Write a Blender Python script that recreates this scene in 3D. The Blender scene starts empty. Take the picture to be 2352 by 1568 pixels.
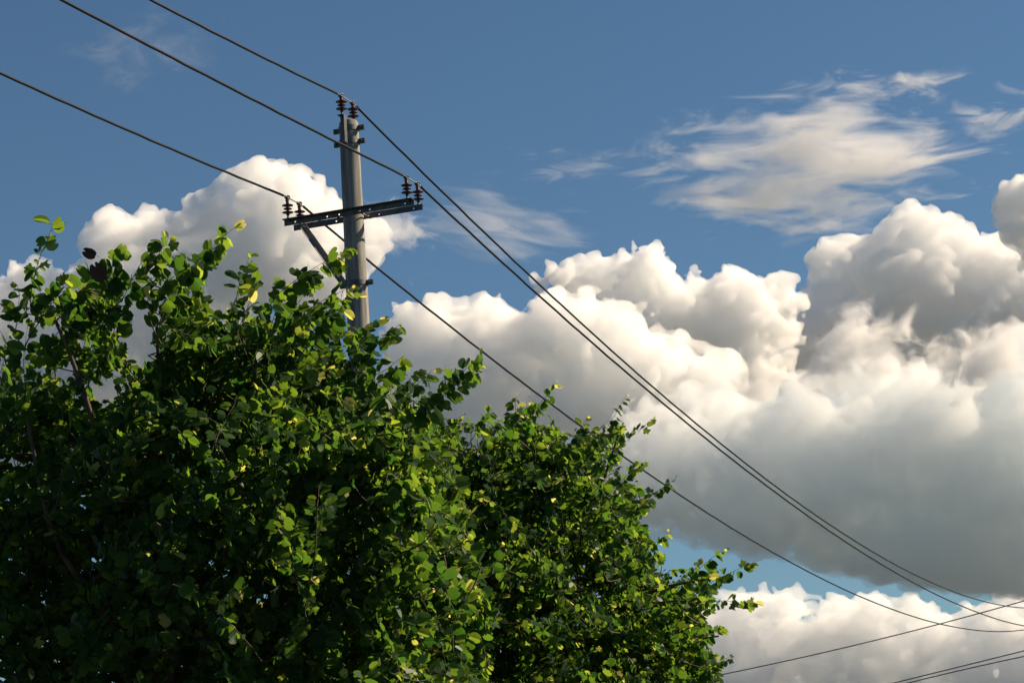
import bpy, bmesh, math, random
import numpy as np
from mathutils import Vector, Matrix

# ------------------------------------------------------------------ camera, sky, sun, exposure
S = bpy.context.scene
C = S.collection
W, H, LENS = 2352, 1568, 85.0
F = LENS / 36 * W
PITCH, ROLL = 0.213986, 0.0637496
CAM = Vector((0, 0, 1.6))
cam = bpy.data.cameras.new('camera')
cam.lens = LENS; cam.sensor_width = 36; cam.clip_start = 0.1; cam.clip_end = 60000
cam_o = bpy.data.objects.new('camera', cam); C.objects.link(cam_o); S.camera = cam_o
R = Matrix.Rotation(math.pi / 2 + PITCH, 3, 'X') @ Matrix.Rotation(-ROLL, 3, 'Z')
cam_o.matrix_world = Matrix.Translation(CAM) @ R.to_4x4()

SUN_AZ, SUN_EL = math.radians(76), math.radians(37)
SUN = Vector((math.sin(SUN_AZ) * math.cos(SUN_EL), math.cos(SUN_AZ) * math.cos(SUN_EL), math.sin(SUN_EL)))
world = bpy.data.worlds.new('World'); S.world = world; world.use_nodes = True
nt = world.node_tree; bg = nt.nodes['Background']
sky = nt.nodes.new('ShaderNodeTexSky'); sky.sky_type = 'NISHITA'; sky.sun_disc = False
sky.sun_elevation = SUN_EL; sky.sun_rotation = SUN_AZ
sky.air_density = 1.0; sky.dust_density = 0.25; sky.ozone_density = 1.5
tint = nt.nodes.new('ShaderNodeMix'); tint.data_type = 'RGBA'; tint.blend_type = 'MULTIPLY'; tint.inputs[0].default_value = 1.0
tint.inputs[7].default_value = (.535, .70, .79, 1)     # the photograph's cool white balance
nt.links.new(sky.outputs[0], tint.inputs[6]); nt.links.new(tint.outputs[2], bg.inputs[0]); bg.inputs[1].default_value = 0.05
sun = bpy.data.lights.new('sun', 'SUN'); sun.energy = 5.0; sun.angle = math.radians(0.5); sun.color = (1.0, 0.80, 0.565)
sun_o = bpy.data.objects.new('sun', sun); C.objects.link(sun_o)
sun_o.rotation_euler = SUN.to_track_quat('Z', 'Y').to_euler()
S.view_settings.view_transform = 'Standard'; S.view_settings.look = 'None'
S.view_settings.exposure = 0.85; S.view_settings.gamma = 1.0
S.cycles.max_bounces = 18; S.cycles.volume_bounces = 16; S.cycles.diffuse_bounces = 2
S.cycles.glossy_bounces = 2; S.cycles.transmission_bounces = 2; S.cycles.transparent_max_bounces = 8
S.cycles.use_denoising = True
S.cycles.volume_step_rate = 1.5; S.cycles.volume_max_steps = 256

# ------------------------------------------------------------------ helpers
def at(px, py, D):
    """world point at depth D (metres along the view axis) seen at picture position px, py"""
    return CAM + R @ Vector(((px - W / 2) / F * D, -(py - H / 2) / F * D, -D))
Rn = np.array(R)
CAMn = np.array(CAM)
def at_np(px, py, D):
    px, py, D = np.asarray(px, float), np.asarray(py, float), np.asarray(D, float)
    v = np.stack([(px - W / 2) / F * D, -(py - H / 2) / F * D, -D], -1)
    return CAMn + v @ Rn.T
def proj_np(P):
    v = (P - CAMn) @ Rn
    d = -v[..., 2]
    return W / 2 + v[..., 0] / d * F, H / 2 - v[..., 1] / d * F, d

def tag(o, label=None, cat=None, group=None, kind=None):
    if label: o['label'] = label
    if cat: o['category'] = cat
    if group: o['group'] = group
    if kind: o['kind'] = kind
    return o
def link(name, me, parent=None, mat=None):
    o = bpy.data.objects.new(name, me); C.objects.link(o)
    if parent is not None: o.parent = parent
    if mat is not None and not me.materials: me.materials.append(mat)
    return o
def empty(name, loc, rz=0.0):
    o = bpy.data.objects.new(name, None); C.objects.link(o)
    o.location = loc; o.rotation_euler = (0, 0, rz); o.empty_display_size = 0.2
    return o
def mesh_np(name, V, faces_flat, loop_tot, smooth=True, attr=None):
    """V (n,3), faces_flat vertex indices, loop_tot per-face corner counts"""
    me = bpy.data.meshes.new(name)
    V = np.asarray(V, np.float32); fl = np.asarray(faces_flat, np.int32); lt = np.asarray(loop_tot, np.int32)
    me.vertices.add(len(V)); me.vertices.foreach_set('co', V.ravel())
    me.loops.add(len(fl)); me.loops.foreach_set('vertex_index', fl)
    me.polygons.add(len(lt))
    ls = np.zeros(len(lt), np.int32); ls[1:] = np.cumsum(lt)[:-1]
    me.polygons.foreach_set('loop_start', ls); me.polygons.foreach_set('loop_total', lt)
    me.polygons.foreach_set('use_smooth', np.full(len(lt), smooth))
    if attr:
        for k, a in attr.items():
            at_ = me.attributes.new(k, 'FLOAT', 'POINT'); at_.data.foreach_set('value', np.asarray(a, np.float32))
    me.update(calc_edges=True); me.validate()
    return me

class MB:
    """collects shapes in one bmesh"""
    def __init__(s): s.bm = bmesh.new()
    def box(s, c, size, M=None, bevel=0.0):
        r = bmesh.ops.create_cube(s.bm, size=1.0)
        vs = r['verts']
        for v in vs: v.co = Vector((v.co.x * size[0], v.co.y * size[1], v.co.z * size[2]))
        if bevel:
            es = list({e for v in vs for e in v.link_edges})
            rb = bmesh.ops.bevel(s.bm, geom=es, offset=bevel, segments=2, affect='EDGES', profile=.5)
            vs = list({v for f in rb['faces'] for v in f.verts} | {v for v in vs if v.is_valid})
        T = Matrix.Translation(Vector(c))
        if M is not None: T = T @ M.to_4x4()
        bmesh.ops.transform(s.bm, matrix=T, verts=vs)
        return s
    def lathe(s, prof, n=24, M=None, caps=True):
        rings = []
        for r, z in prof:
            rings.append([s.bm.verts.new((r * math.cos(2 * math.pi * k / n), r * math.sin(2 * math.pi * k / n), z)) for k in range(n)])
        for a, b in zip(rings, rings[1:]):
            for k in range(n): s.bm.faces.new((a[k], a[(k + 1) % n], b[(k + 1) % n], b[k]))
        if caps:
            s.bm.faces.new(list(reversed(rings[0]))); s.bm.faces.new(rings[-1])
        if M is not None: bmesh.ops.transform(s.bm, matrix=M, verts=[v for r in rings for v in r])
        return s
    def tube(s, pts, rad, n=8, caps=True):
        pts = [Vector(p) for p in pts]; rings = []; ref = None
        for i, p in enumerate(pts):
            t = (pts[min(i + 1, len(pts) - 1)] - pts[max(i - 1, 0)]).normalized()
            if ref is None:
                ref = t.orthogonal().normalized()
            ref = (ref - t * ref.dot(t)).normalized(); b = t.cross(ref)
            r = rad[i] if hasattr(rad, '__len__') else rad
            rings.append([s.bm.verts.new(p + ref * (r * math.cos(2 * math.pi * k / n)) + b * (r * math.sin(2 * math.pi * k / n))) for k in range(n)])
        for a, b in zip(rings, rings[1:]):
            for k in range(n): s.bm.faces.new((a[k], a[(k + 1) % n], b[(k + 1) % n], b[k]))
        if caps:
            s.bm.faces.new(list(reversed(rings[0]))); s.bm.faces.new(rings[-1])
        return s
    def plate(s, outline, holes, thick, M):
        """flat plate in local x,y with round holes (x,y,r), thickness along local z"""
        bm2 = bmesh.new(); edges = []
        def loop(pts):
            vs = [bm2.verts.new((x, y, 0)) for x, y in pts]
            for i in range(len(vs)): edges.append(bm2.edges.new((vs[i], vs[(i + 1) % len(vs)])))
        loop(outline)
        for hx, hy, hr in holes: loop([(hx + hr * math.cos(2 * math.pi * k / 14), hy + hr * math.sin(2 * math.pi * k / 14)) for k in range(14)])
        bmesh.ops.triangle_fill(bm2, use_beauty=True, use_dissolve=False, edges=edges)
        r = bmesh.ops.extrude_face_region(bm2, geom=list(bm2.faces))
        bmesh.ops.translate(bm2, vec=(0, 0, thick), verts=[g for g in r['geom'] if isinstance(g, bmesh.types.BMVert)])
        bmesh.ops.recalc_face_normals(bm2, faces=list(bm2.faces))
        bmesh.ops.transform(bm2, matrix=M, verts=list(bm2.verts))
        me = bpy.data.meshes.new('tmp'); bm2.to_mesh(me); bm2.free(); s.bm.from_mesh(me); bpy.data.meshes.remove(me)
        return s
    def mesh(s, name, smooth=False):
        bmesh.ops.recalc_face_normals(s.bm, faces=list(s.bm.faces))
        me = bpy.data.meshes.new(name); s.bm.to_mesh(me); s.bm.free()
        if smooth: me.polygons.foreach_set('use_smooth', np.full(len(me.polygons), True))
        return me
    def build(s, name, mat, parent=None, smooth=False):
        return link(name, s.mesh(name, smooth), parent, mat)

# ------------------------------------------------------------------ materials
def new_mat(name):
    m = bpy.data.materials.new(name); m.use_nodes = True
    t = m.node_tree; b = t.nodes['Principled BSDF']
    return m, t, b
def noise_mat(name, c1, c2, scale, rough=.6, metal=0.0, bump=0.0, bscale=None, stretch=None, detail=6, spec=.5):
    m, t, b = new_mat(name); lk = t.links.new
    tc = t.nodes.new('ShaderNodeTexCoord'); mp = t.nodes.new('ShaderNodeMapping')
    if stretch: mp.inputs['Scale'].default_value = stretch
    lk(tc.outputs['Object'], mp.inputs[0])
    n = t.nodes.new('ShaderNodeTexNoise'); n.inputs['Scale'].default_value = scale; n.inputs['Detail'].default_value = detail; n.inputs['Roughness'].default_value = .62
    lk(mp.outputs[0], n.inputs['Vector'])
    cr = t.nodes.new('ShaderNodeValToRGB'); cr.color_ramp.elements[0].position = .32; cr.color_ramp.elements[1].position = .68
    cr.color_ramp.elements[0].color = (*c1, 1); cr.color_ramp.elements[1].color = (*c2, 1)
    lk(n.outputs[0], cr.inputs[0]); lk(cr.outputs[0], b.inputs['Base Color'])
    b.inputs['Specular IOR Level'].default_value = spec; b.inputs['Roughness'].default_value = rough; b.inputs['Metallic'].default_value = metal
    if bump:
        n2 = t.nodes.new('ShaderNodeTexNoise'); n2.inputs['Scale'].default_value = bscale or scale * 6; n2.inputs['Detail'].default_value = 4
        lk(tc.outputs['Object'], n2.inputs['Vector'])
        bp = t.nodes.new('ShaderNodeBump'); bp.inputs['Strength'].default_value = bump; bp.inputs['Distance'].default_value = .004
        lk(n2.outputs[0], bp.inputs['Height']); lk(bp.outputs[0], b.inputs['Normal'])
    return m
def concrete_mat():
    m, t, b = new_mat('spun_concrete'); lk = t.links.new
    tc = t.nodes.new('ShaderNodeTexCoord')
    mp = t.nodes.new('ShaderNodeMapping'); mp.inputs['Scale'].default_value = (14, 14, 1.1); lk(tc.outputs['Object'], mp.inputs[0])
    n = t.nodes.new('ShaderNodeTexNoise'); n.inputs['Scale'].default_value = 1.3; n.inputs['Detail'].default_value = 8; n.inputs['Roughness'].default_value = .65; lk(mp.outputs[0], n.inputs['Vector'])
    cr = t.nodes.new('ShaderNodeValToRGB'); e = cr.color_ramp.elements
    e[0].position = .3; e[0].color = (.135, .132, .124, 1); e[1].position = .7; e[1].color = (.37, .365, .345, 1); lk(n.outputs[0], cr.inputs[0])
    g = t.nodes.new('ShaderNodeTexNoise'); g.inputs['Scale'].default_value = 130; g.inputs['Detail'].default_value = 3; lk(tc.outputs['Object'], g.inputs['Vector'])
    mx = t.nodes.new('ShaderNodeMix'); mx.data_type = 'RGBA'; mx.blend_type = 'MULTIPLY'; mx.inputs[0].default_value = .45
    cr2 = t.nodes.new('ShaderNodeValToRGB'); cr2.color_ramp.elements[0].position = .35; cr2.color_ramp.elements[0].color = (.55, .55, .55, 1); cr2.color_ramp.elements[1].position = .6
    lk(g.outputs[0], cr2.inputs[0]); lk(cr.outputs[0], mx.inputs[6]); lk(cr2.outputs[0], mx.inputs[7])
    st = t.nodes.new('ShaderNodeMapping'); st.inputs['Scale'].default_value = (9, 9, .55); st.inputs['Location'].default_value = (3, 7, 1); lk(tc.outputs['Object'], st.inputs[0])
    sn = t.nodes.new('ShaderNodeTexNoise'); sn.inputs['Scale'].default_value = 2.6; sn.inputs['Detail'].default_value = 7; sn.inputs['Roughness'].default_value = .7; lk(st.outputs[0], sn.inputs['Vector'])
    sr = t.nodes.new('ShaderNodeValToRGB'); sr.color_ramp.elements[0].position = .40; sr.color_ramp.elements[0].color = (.42, .40, .37, 1); sr.color_ramp.elements[1].position = .56; lk(sn.outputs[0], sr.inputs[0])
    m2 = t.nodes.new('ShaderNodeMix'); m2.data_type = 'RGBA'; m2.blend_type = 'MULTIPLY'; m2.inputs[0].default_value = .6; lk(mx.outputs[2], m2.inputs[6]); lk(sr.outputs[0], m2.inputs[7])
    lk(m2.outputs[2], b.inputs['Base Color']); b.inputs['Roughness'].default_value = .88
    bp = t.nodes.new('ShaderNodeBump'); bp.inputs['Strength'].default_value = .35; bp.inputs['Distance'].default_value = .003
    lk(g.outputs[0], bp.inputs['Height']); lk(bp.outputs[0], b.inputs['Normal'])
    return m
M_CONC = concrete_mat()
M_GALV = noise_mat('galvanised_steel', (.05, .054, .06), (.12, .125, .13), 16, rough=.5, metal=.55, bump=.1, bscale=90)
M_BRACE = noise_mat('weathered_steel', (.13, .12, .11), (.30, .28, .25), 9, rough=.6, metal=.35, stretch=(1, 1, 5), bump=.1, bscale=60)
M_BOLT = noise_mat('bolt_steel', (.05, .05, .055), (.16, .16, .165), 40, rough=.45, metal=.8)
M_RED = noise_mat('red_brown_silicone', (.045, .012, .015), (.075, .018, .020), 20, rough=.45)
M_ALU = noise_mat('stranded_aluminium', (.26, .26, .25), (.42, .42, .40), 60, rough=.4, metal=.85)
M_SHEATH = noise_mat('black_cable_sheath', (.008, .009, .012), (.016, .018, .022), 8, rough=.6, bump=.08, bscale=60, spec=.15)
M_BARK = noise_mat('grey_brown_bark', (.045, .035, .026), (.12, .095, .07), 9, rough=.9, stretch=(1, 1, .25), bump=.6, bscale=40)
M_TWIG = noise_mat('olive_twig_bark', (.018, .015, .010), (.045, .04, .02), 30, rough=.8)
M_GROUND = noise_mat('rough_grass_ground', (.025, .034, .034), (.06, .066, .064), .35, rough=.95, detail=8)
M_DEAD = noise_mat('withered_leaf', (.018, .010, .010), (.05, .026, .022), 60, rough=.75)

def leaf_mat():
    m = bpy.data.materials.new('bilobed_leaf'); m.use_nodes = True
    t = m.node_tree; n = t.nodes; n.clear(); lk = t.links.new
    out = n.new('ShaderNodeOutputMaterial')
    at_ = n.new('ShaderNodeAttribute'); at_.attribute_name = 'tint'
    vn = n.new('ShaderNodeAttribute'); vn.attribute_name = 'vein'
    tc = n.new('ShaderNodeTexCoord')
    nz = n.new('ShaderNodeTexNoise'); nz.inputs['Scale'].default_value = 22; nz.inputs['Detail'].default_value = 3; lk(tc.outputs['Object'], nz.inputs['Vector'])
    ad = n.new('ShaderNodeMath'); ad.operation = 'MULTIPLY_ADD'; lk(nz.outputs[0], ad.inputs[0]); ad.inputs[1].default_value = .22; lk(at_.outputs['Fac'], ad.inputs[2])
    sb = n.new('ShaderNodeMath'); sb.operation = 'SUBTRACT'; lk(ad.outputs[0], sb.inputs[0]); sb.inputs[1].default_value = .11
    def ramp(cols):
        r = n.new('ShaderNodeValToRGB'); e = r.color_ramp.elements
        while len(e) < len(cols): e.new(.5)
        for k, (p, c) in enumerate(cols): e[k].position = p; e[k].color = (*c, 1)
        lk(sb.outputs[0], r.inputs[0]); return r
    refl = ramp([(0, (.010, .025, .010)), (.45, (.018, .040, .012)), (.75, (.07, .09, .02)), (1, (.26, .24, .08))])
    tran = ramp([(0, (.024, .078, .008)), (.45, (.096, .165, .011)), (.75, (.25, .31, .03)), (1, (.60, .54, .14))])
    d = n.new('ShaderNodeBsdfDiffuse'); lk(refl.outputs[0], d.inputs[0])
    tr = n.new('ShaderNodeBsdfTranslucent'); lk(tran.outputs[0], tr.inputs[0])
    a1 = n.new('ShaderNodeAddShader'); lk(d.outputs[0], a1.inputs[0]); lk(tr.outputs[0], a1.inputs[1])
    gl = n.new('ShaderNodeBsdfGlossy'); gl.inputs['Roughness'].default_value = .6; gl.inputs['Color'].default_value = (.8, .85, .9, 1)
    fr = n.new('ShaderNodeFresnel'); fr.inputs[0].default_value = 1.35
    fm = n.new('ShaderNodeMath'); fm.operation = 'MULTIPLY'; fm.inputs[1].default_value = .05; lk(fr.outputs[0], fm.inputs[0])
    mx = n.new('ShaderNodeMixShader'); lk(fm.outputs[0], mx.inputs[0]); lk(a1.outputs[0], mx.inputs[1]); lk(gl.outputs[0], mx.inputs[2])
    lk(mx.outputs[0], out.inputs['Surface'])
    return m
M_LEAF = leaf_mat()

# ------------------------------------------------------------------ ground
gm = MB(); gm.box((0, 9000, -.25), (40000, 40000, .5))
tag(gm.build('ground', M_GROUND), 'rough grassy ground far below the frame', kind='structure')

# ------------------------------------------------------------------ clouds
def ico(sub):
    b = bmesh.new(); bmesh.ops.create_icosphere(b, subdivisions=sub, radius=1.0)
    v = np.array([x.co[:] for x in b.verts]); f = np.array([[x.index for x in q.verts] for q in b.faces]); b.free()
    return v, f
ICO2 = ico(2)
CLOUD_MATS = {}
def vapour(dens, col):
    k = (round(dens, 5), col)
    if k not in CLOUD_MATS:
        mt = bpy.data.materials.new('cloud_vapour'); mt.use_nodes = True; n = mt.node_tree.nodes; n.clear()
        out = n.new('ShaderNodeOutputMaterial'); v = n.new('ShaderNodeVolumeScatter')
        v.inputs['Color'].default_value = (1, 1, 1, 1); v.inputs['Density'].default_value = dens; v.inputs['Anisotropy'].default_value = 0.0
        ab = n.new('ShaderNodeVolumeAbsorption'); ab.inputs['Color'].default_value = (*col, 1); ab.inputs['Density'].default_value = dens
        ad = n.new('ShaderNodeAddShader'); lk = mt.node_tree.links.new; lk(v.outputs[0], ad.inputs[0]); lk(ab.outputs[0], ad.inputs[1])
        lk(ad.outputs[0], out.inputs['Volume']); CLOUD_MATS[k] = mt
    return CLOUD_MATS[k]
def bspline_rows(n, period, off):
    """interpolation matrix (n x m) of cubic B-spline weights for lattice noise with the given period"""
    t = (np.arange(n) + off) / period; i = np.floor(t).astype(int); f = t - i; m = i.max() + 4
    Wt = np.zeros((n, m), np.float32); r = np.arange(n)
    for k, w in enumerate(((1 - f) ** 3 / 6, (3 * f ** 3 - 6 * f ** 2 + 4) / 6, (-3 * f ** 3 + 3 * f ** 2 + 3 * f + 1) / 6, f ** 3 / 6)): Wt[r, i + k] += w
    return Wt
def lattice_noise(shape, periods, rnd):
    ws = [bspline_rows(n, p, rnd.uniform(0, 1) * p) for n, p in zip(shape, periods)]
    g = rnd.uniform(-1, 1, [w.shape[1] for w in ws]).astype(np.float32)
    for ax, w in enumerate(ws): g = np.moveaxis(np.tensordot(w, g, axes=(1, ax)), 0, ax)
    return g / .19                                     # about unit deviation
def surface_nets(f):
    """closed quad mesh of the region f > 0 on a regular grid (indices as coordinates)"""
    ins = f > 0; nx, ny, nz = f.shape
    corner = np.stack([ins[i:nx - 1 + i, j:ny - 1 + j, k:nz - 1 + k] for i in (0, 1) for j in (0, 1) for k in (0, 1)])
    c = corner.sum(0); act = (c > 0) & (c < 8); idx = np.full(act.shape, -1, np.int64); cells = np.argwhere(act); idx[act] = np.arange(len(cells))
    acc = np.zeros((len(cells), 3)); cnt = np.zeros(len(cells)); x, y, z = cells.T
    for ax in range(3):
        o1, o2 = [a_ for a_ in range(3) if a_ != ax]
        for da in (0, 1):
            for db in (0, 1):
                p = [x.copy(), y.copy(), z.copy()]; p[o1] += da; p[o2] += db; q = [v.copy() for v in p]; q[ax] += 1
                fa, fb = f[tuple(p)], f[tuple(q)]; m = (fa > 0) != (fb > 0); t = np.where(m, fa / np.where(m, fa - fb, 1), 0)
                pt = np.stack(p, -1).astype(float); pt[:, ax] += t
                acc[m] += pt[m]; cnt[m] += 1
    V = acc / cnt[:, None]; quads = []
    for ax in range(3):
        o1, o2 = (ax + 1) % 3, (ax + 2) % 3
        sl0 = [slice(1, -1)] * 3; sl0[ax] = slice(0, -1); sl1 = list(sl0); sl1[ax] = slice(1, None)
        A, Bq = ins[tuple(sl0)], ins[tuple(sl1)]; e = np.argwhere(A != Bq)
        if not len(e): continue
        off = np.ones(3, int); off[ax] = 0; p = e + off; flip = A[tuple(e.T)]
        def cell(d1, d2):
            q = p.copy(); q[:, o1] -= d1; q[:, o2] -= d2; return idx[q[:, 0], q[:, 1], q[:, 2]]
        quad = np.stack([cell(1, 1), cell(0, 1), cell(0, 0), cell(1, 0)], -1); quad[~flip] = quad[~flip][:, ::-1]; quads.append(quad)
    return V, np.concatenate(quads)
def cumulus(label, lobes, D, tau, seed=0, vox=5.3, amp=1.0, kids=8, rough=1.0, up=.35, base=None, col=(.996, .999, 1.0), stretch=1.0, thick=1.0, name='cumulus_cloud'):
    """lobes: (px, py, radius_px[, depth offset px]); tau: optical depth per 100 px of path"""
    rnd = np.random.default_rng(seed); u = D / F
    L = np.array([(q[0], -q[1], q[3] if len(q) > 3 else 0, q[2]) for q in lobes], float)
    n = kids; src = np.repeat(L, n, 0)
    d = rnd.normal(size=(len(src), 3)); d[:, 1] = d[:, 1] * .85 + up; d /= np.linalg.norm(d, axis=1, keepdims=True)
    K = np.empty_like(src); K[:, 3] = src[:, 3] * rnd.uniform(.28, .52, len(src)); K[:, :3] = src[:, :3] + d * (src[:, 3] * rnd.uniform(.7, .95, len(src)))[:, None]
    L = np.concatenate([L, K])
    pad = 70 * amp + 4 * vox
    lo = (L[:, :3] - L[:, 3:]).min(0) - pad; hi = (L[:, :3] + L[:, 3:]).max(0) + pad; vx = np.array([vox, vox, vox * 1.55]); shape = np.ceil((hi - lo) / vx).astype(int)
    ks = .09; acc = np.zeros(shape, np.float32)
    for cx, cy, cz, r in L:                            # smooth union of the lobes
        i0 = np.maximum(0, ((np.array([cx, cy, cz]) - r - 60 - lo) / vx).astype(int)); i1 = np.minimum(shape, ((np.array([cx, cy, cz]) + r + 60 - lo) / vx).astype(int) + 1)
        g = [lo[k] + np.arange(i0[k], i1[k]) * vx[k] for k in range(3)]
        dist = np.sqrt((g[0][:, None, None] - cx) ** 2 + (g[1][None, :, None] - cy) ** 2 + ((g[2][None, None] - cz) / thick) ** 2) - r
        acc[i0[0]:i1[0], i0[1]:i1[1], i0[2]:i1[2]] += np.exp(-ks * np.clip(dist, -90, 90))
    f = np.log(np.maximum(acc, 1e-6)) / ks; f = np.maximum(f, -80)
    per = lambda s_: [max(2.2, s_ * stretch / vox), max(2.2, s_ / vox), max(2.2, s_ / vx[2])]
    near = np.clip((f + 58) / 42, 0, 1)               # the noise fades away from the cloud, so that no crumbs float off
    body = f.copy(); f[:] = 0
    f += amp * 16 * lattice_noise(shape, per(75), rnd)
    f += amp * 13 * (np.abs(lattice_noise(shape, per(48), rnd)) - .7)      # rounded billows with creases between
    f += amp * 8 * (np.abs(lattice_noise(shape, per(26), rnd)) - .7)
    f += rough * 6.5 * lattice_noise(shape, per(24), rnd)
    f += rough * 5.0 * lattice_noise(shape, per(15), rnd)
    f += rough * 3.8 * lattice_noise(shape, per(10.5), rnd)
    f += rough * 2.4 * lattice_noise(shape, per(7.5), rnd)
    f = body + np.where(f > 0, f * near, f)
    if base:                                           # flat, slightly sloping cloud base
        gx = lo[0] + np.arange(shape[0]) * vox; gy = lo[1] + np.arange(shape[1]) * vox
        f -= np.maximum(0, -gy[None, :] - (base[1] + (gx[:, None] - base[0]) * base[2]))[:, :, None] * base[3]
    for ax in range(3):
        for e in (0, -1):
            sl = [slice(None)] * 3; sl[ax] = e; f[tuple(sl)] = -1
    V, Q = surface_nets(f)
    V = lo + V * vx
    Q = Q[:, ::-1]
    P = np.array(at(0, 0, D)) + (np.stack([V[:, 0], V[:, 1], -V[:, 2]], -1) * u) @ Rn.T
    me = mesh_np(name, P, Q.ravel(), np.full(len(Q), 4)); o = link(name, me, None, vapour(tau / (100 * u), col))
    tag(o, label, 'cloud', 'clouds')
    return o
def wisp(label, px, py, rx, ry, rz, D, tau, stretch=(1, 2, 1), scale=2.2, rot=0, seed=0, thr=.5, soft=.25, f0=.3, f1=-.3, dist=.6, con=2.4, name='wispy_cloud'):
    u = D / F; v, f = ico(4)
    me = mesh_np(name, v, f.reshape(-1), np.full(len(f), 3)); o = link(name, me)
    o.matrix_world = Matrix.Translation(at(px, py, D)) @ (R @ Matrix.Rotation(math.radians(rot), 3, 'Z')).to_4x4() @ Matrix.Diagonal((rx * u, ry * u, rz * u, 1))
    mt = bpy.data.materials.new('wispy_vapour'); mt.use_nodes = True; t = mt.node_tree; n = t.nodes; n.clear(); lk = t.links.new
    out = n.new('ShaderNodeOutputMaterial'); vs = n.new('ShaderNodeVolumeScatter')
    tc = n.new('ShaderNodeTexCoord'); mp = n.new('ShaderNodeMapping'); mp.inputs['Scale'].default_value = (stretch[0] * rx / 200, stretch[1] * ry / 200, stretch[2] * rz / 200); mp.inputs['Location'].default_value = (seed * 3.1, seed * 1.7, seed)
    lk(tc.outputs['Object'], mp.inputs[0])
    nz = n.new('ShaderNodeTexNoise'); nz.inputs['Scale'].default_value = scale; nz.inputs['Detail'].default_value = 8; nz.inputs['Roughness'].default_value = .66; nz.inputs['Distortion'].default_value = dist
    lk(mp.outputs[0], nz.inputs['Vector'])
    ln = n.new('ShaderNodeVectorMath'); ln.operation = 'LENGTH'; lk(tc.outputs['Object'], ln.inputs[0])
    fo = n.new('ShaderNodeMapRange'); fo.inputs[3].default_value = f0; fo.inputs[4].default_value = f1; lk(ln.outputs['Value'], fo.inputs[0])
    nc = n.new('ShaderNodeMath'); nc.operation = 'MULTIPLY_ADD'; lk(nz.outputs[0], nc.inputs[0]); nc.inputs[1].default_value = con; nc.inputs[2].default_value = .5 - .5 * con
    ad = n.new('ShaderNodeMath'); ad.operation = 'ADD'; lk(nc.outputs[0], ad.inputs[0]); lk(fo.outputs[0], ad.inputs[1])
    mr = n.new('ShaderNodeMapRange'); mr.interpolation_type = 'SMOOTHSTEP'; mr.inputs[1].default_value = thr; mr.inputs[2].default_value = thr + soft; mr.inputs[3].default_value = 0; mr.inputs[4].default_value = tau / (100 * u); lk(ad.outputs[0], mr.inputs[0])
    lk(mr.outputs[0], vs.inputs['Density']); vs.inputs['Anisotropy'].default_value = 0
    lk(vs.outputs[0], out.inputs['Volume']); me.materials.append(mt)
    tag(o, label, 'cloud', 'clouds')
    return o
#CLOUDS
cumulus('bright cumulus bank rising behind the pole and the left tree',
        [(300, 590, 75), (400, 590, 100), (500, 560, 90), (600, 480, 75), (670, 480, 68), (640, 590, 120), (500, 650, 110), (350, 680, 110),
         (780, 545, 70), (740, 640, 60), (150, 725, 95), (50, 720, 95), (100, 860, 120), (260, 850, 130), (-80, 740, 110), (-80, 880, 130), (420, 800, 110), (250, 1000, 120), (80, 1020, 120)], 2600, 2.8, 1, rough=1.9)
cumulus('soft cream cumulus bank just right of the pole, behind the tree tops',
        [(1000, 790, 80), (1150, 780, 95), (1280, 800, 110), (1400, 800, 100), (1100, 900, 110), (1300, 920, 120), (1500, 870, 100), (1000, 950, 100), (950, 810, 60), (900, 960, 100), (1200, 1040, 120), (1450, 1010, 110), (1600, 900, 80)], 2500, 2.8, 2, rough=1.9)
cumulus('pair of rounded white cumulus towers above the cable pair',
        [(1310, 650, 56), (1370, 690, 60), (1495, 632, 56), (1560, 690, 60), (1600, 740, 70), (1690, 705, 62), (1770, 730, 66), (1450, 740, 90), (1650, 800, 80), (1560, 850, 90), (1700, 850, 90)], 2800, 4, 3, vox=3.7, amp=.8, rough=1.4)
cumulus('tallest cumulus, with a bright pointed tower at the right',
        [(1930, 640, 70), (2010, 650, 66), (2115, 535, 42), (2090, 580, 48), (2150, 575, 45), (2190, 610, 50), (2250, 610, 50), (2290, 620, 50), (2350, 645, 66), (2120, 650, 80), (2220, 690, 90), (2100, 730, 120), (1920, 760, 110), (2270, 770, 120), (2050, 850, 110), (1800, 800, 90), (2480, 700, 120), (2600, 800, 130)], 3000, 3.4, 4, vox=4.2, amp=.8, rough=1.4)
cumulus('small white cumulus cut by the right picture edge',
        [(2355, 485, 42), (2390, 520, 60), (2350, 450, 25), (2450, 540, 90), (2420, 440, 60)], 2600, 4, 5, vox=4.4)
cumulus('broad smooth grey cloud deck under the cumulus towers',
        [(1560, 1040, 120), (1700, 1040, 140), (1850, 1050, 150), (2020, 1050, 160), (2200, 1050, 170), (2360, 1060, 180), (1540, 1140, 90), (1650, 1150, 100), (1760, 1170, 110), (1880, 1190, 110), (1980, 1220, 110), (2080, 1230, 120), (2180, 1250, 120), (2290, 1260, 120), (2400, 1270, 120), (1450, 1080, 90), (2550, 1120, 200),
         (2120, 930, 90, -10), (1840, 940, 80, -10), (1990, 900, 80, 10), (2290, 890, 90, 10), (2400, 850, 90, 20)],
        2200, 1.4, 6, kids=6, thick=1.6, vox=5.6, rough=1.8, base=(1500, 1235, .15, 1.3), col=(.978, .994, 1.0))
cumulus('low creamy cumulus bank behind the crossing wires at the bottom right',
        [(1720, 1460, 75), (1820, 1450, 75), (1920, 1465, 65), (2030, 1475, 70), (2130, 1450, 65), (2250, 1470, 75), (2340, 1445, 65), (1750, 1560, 100), (1900, 1560, 100), (2050, 1560, 100), (2200, 1560, 100), (2350, 1560, 100), (1600, 1500, 90), (1600, 1600, 100), (2480, 1500, 120)], 4000, 2.5, 9, rough=1.45)
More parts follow.
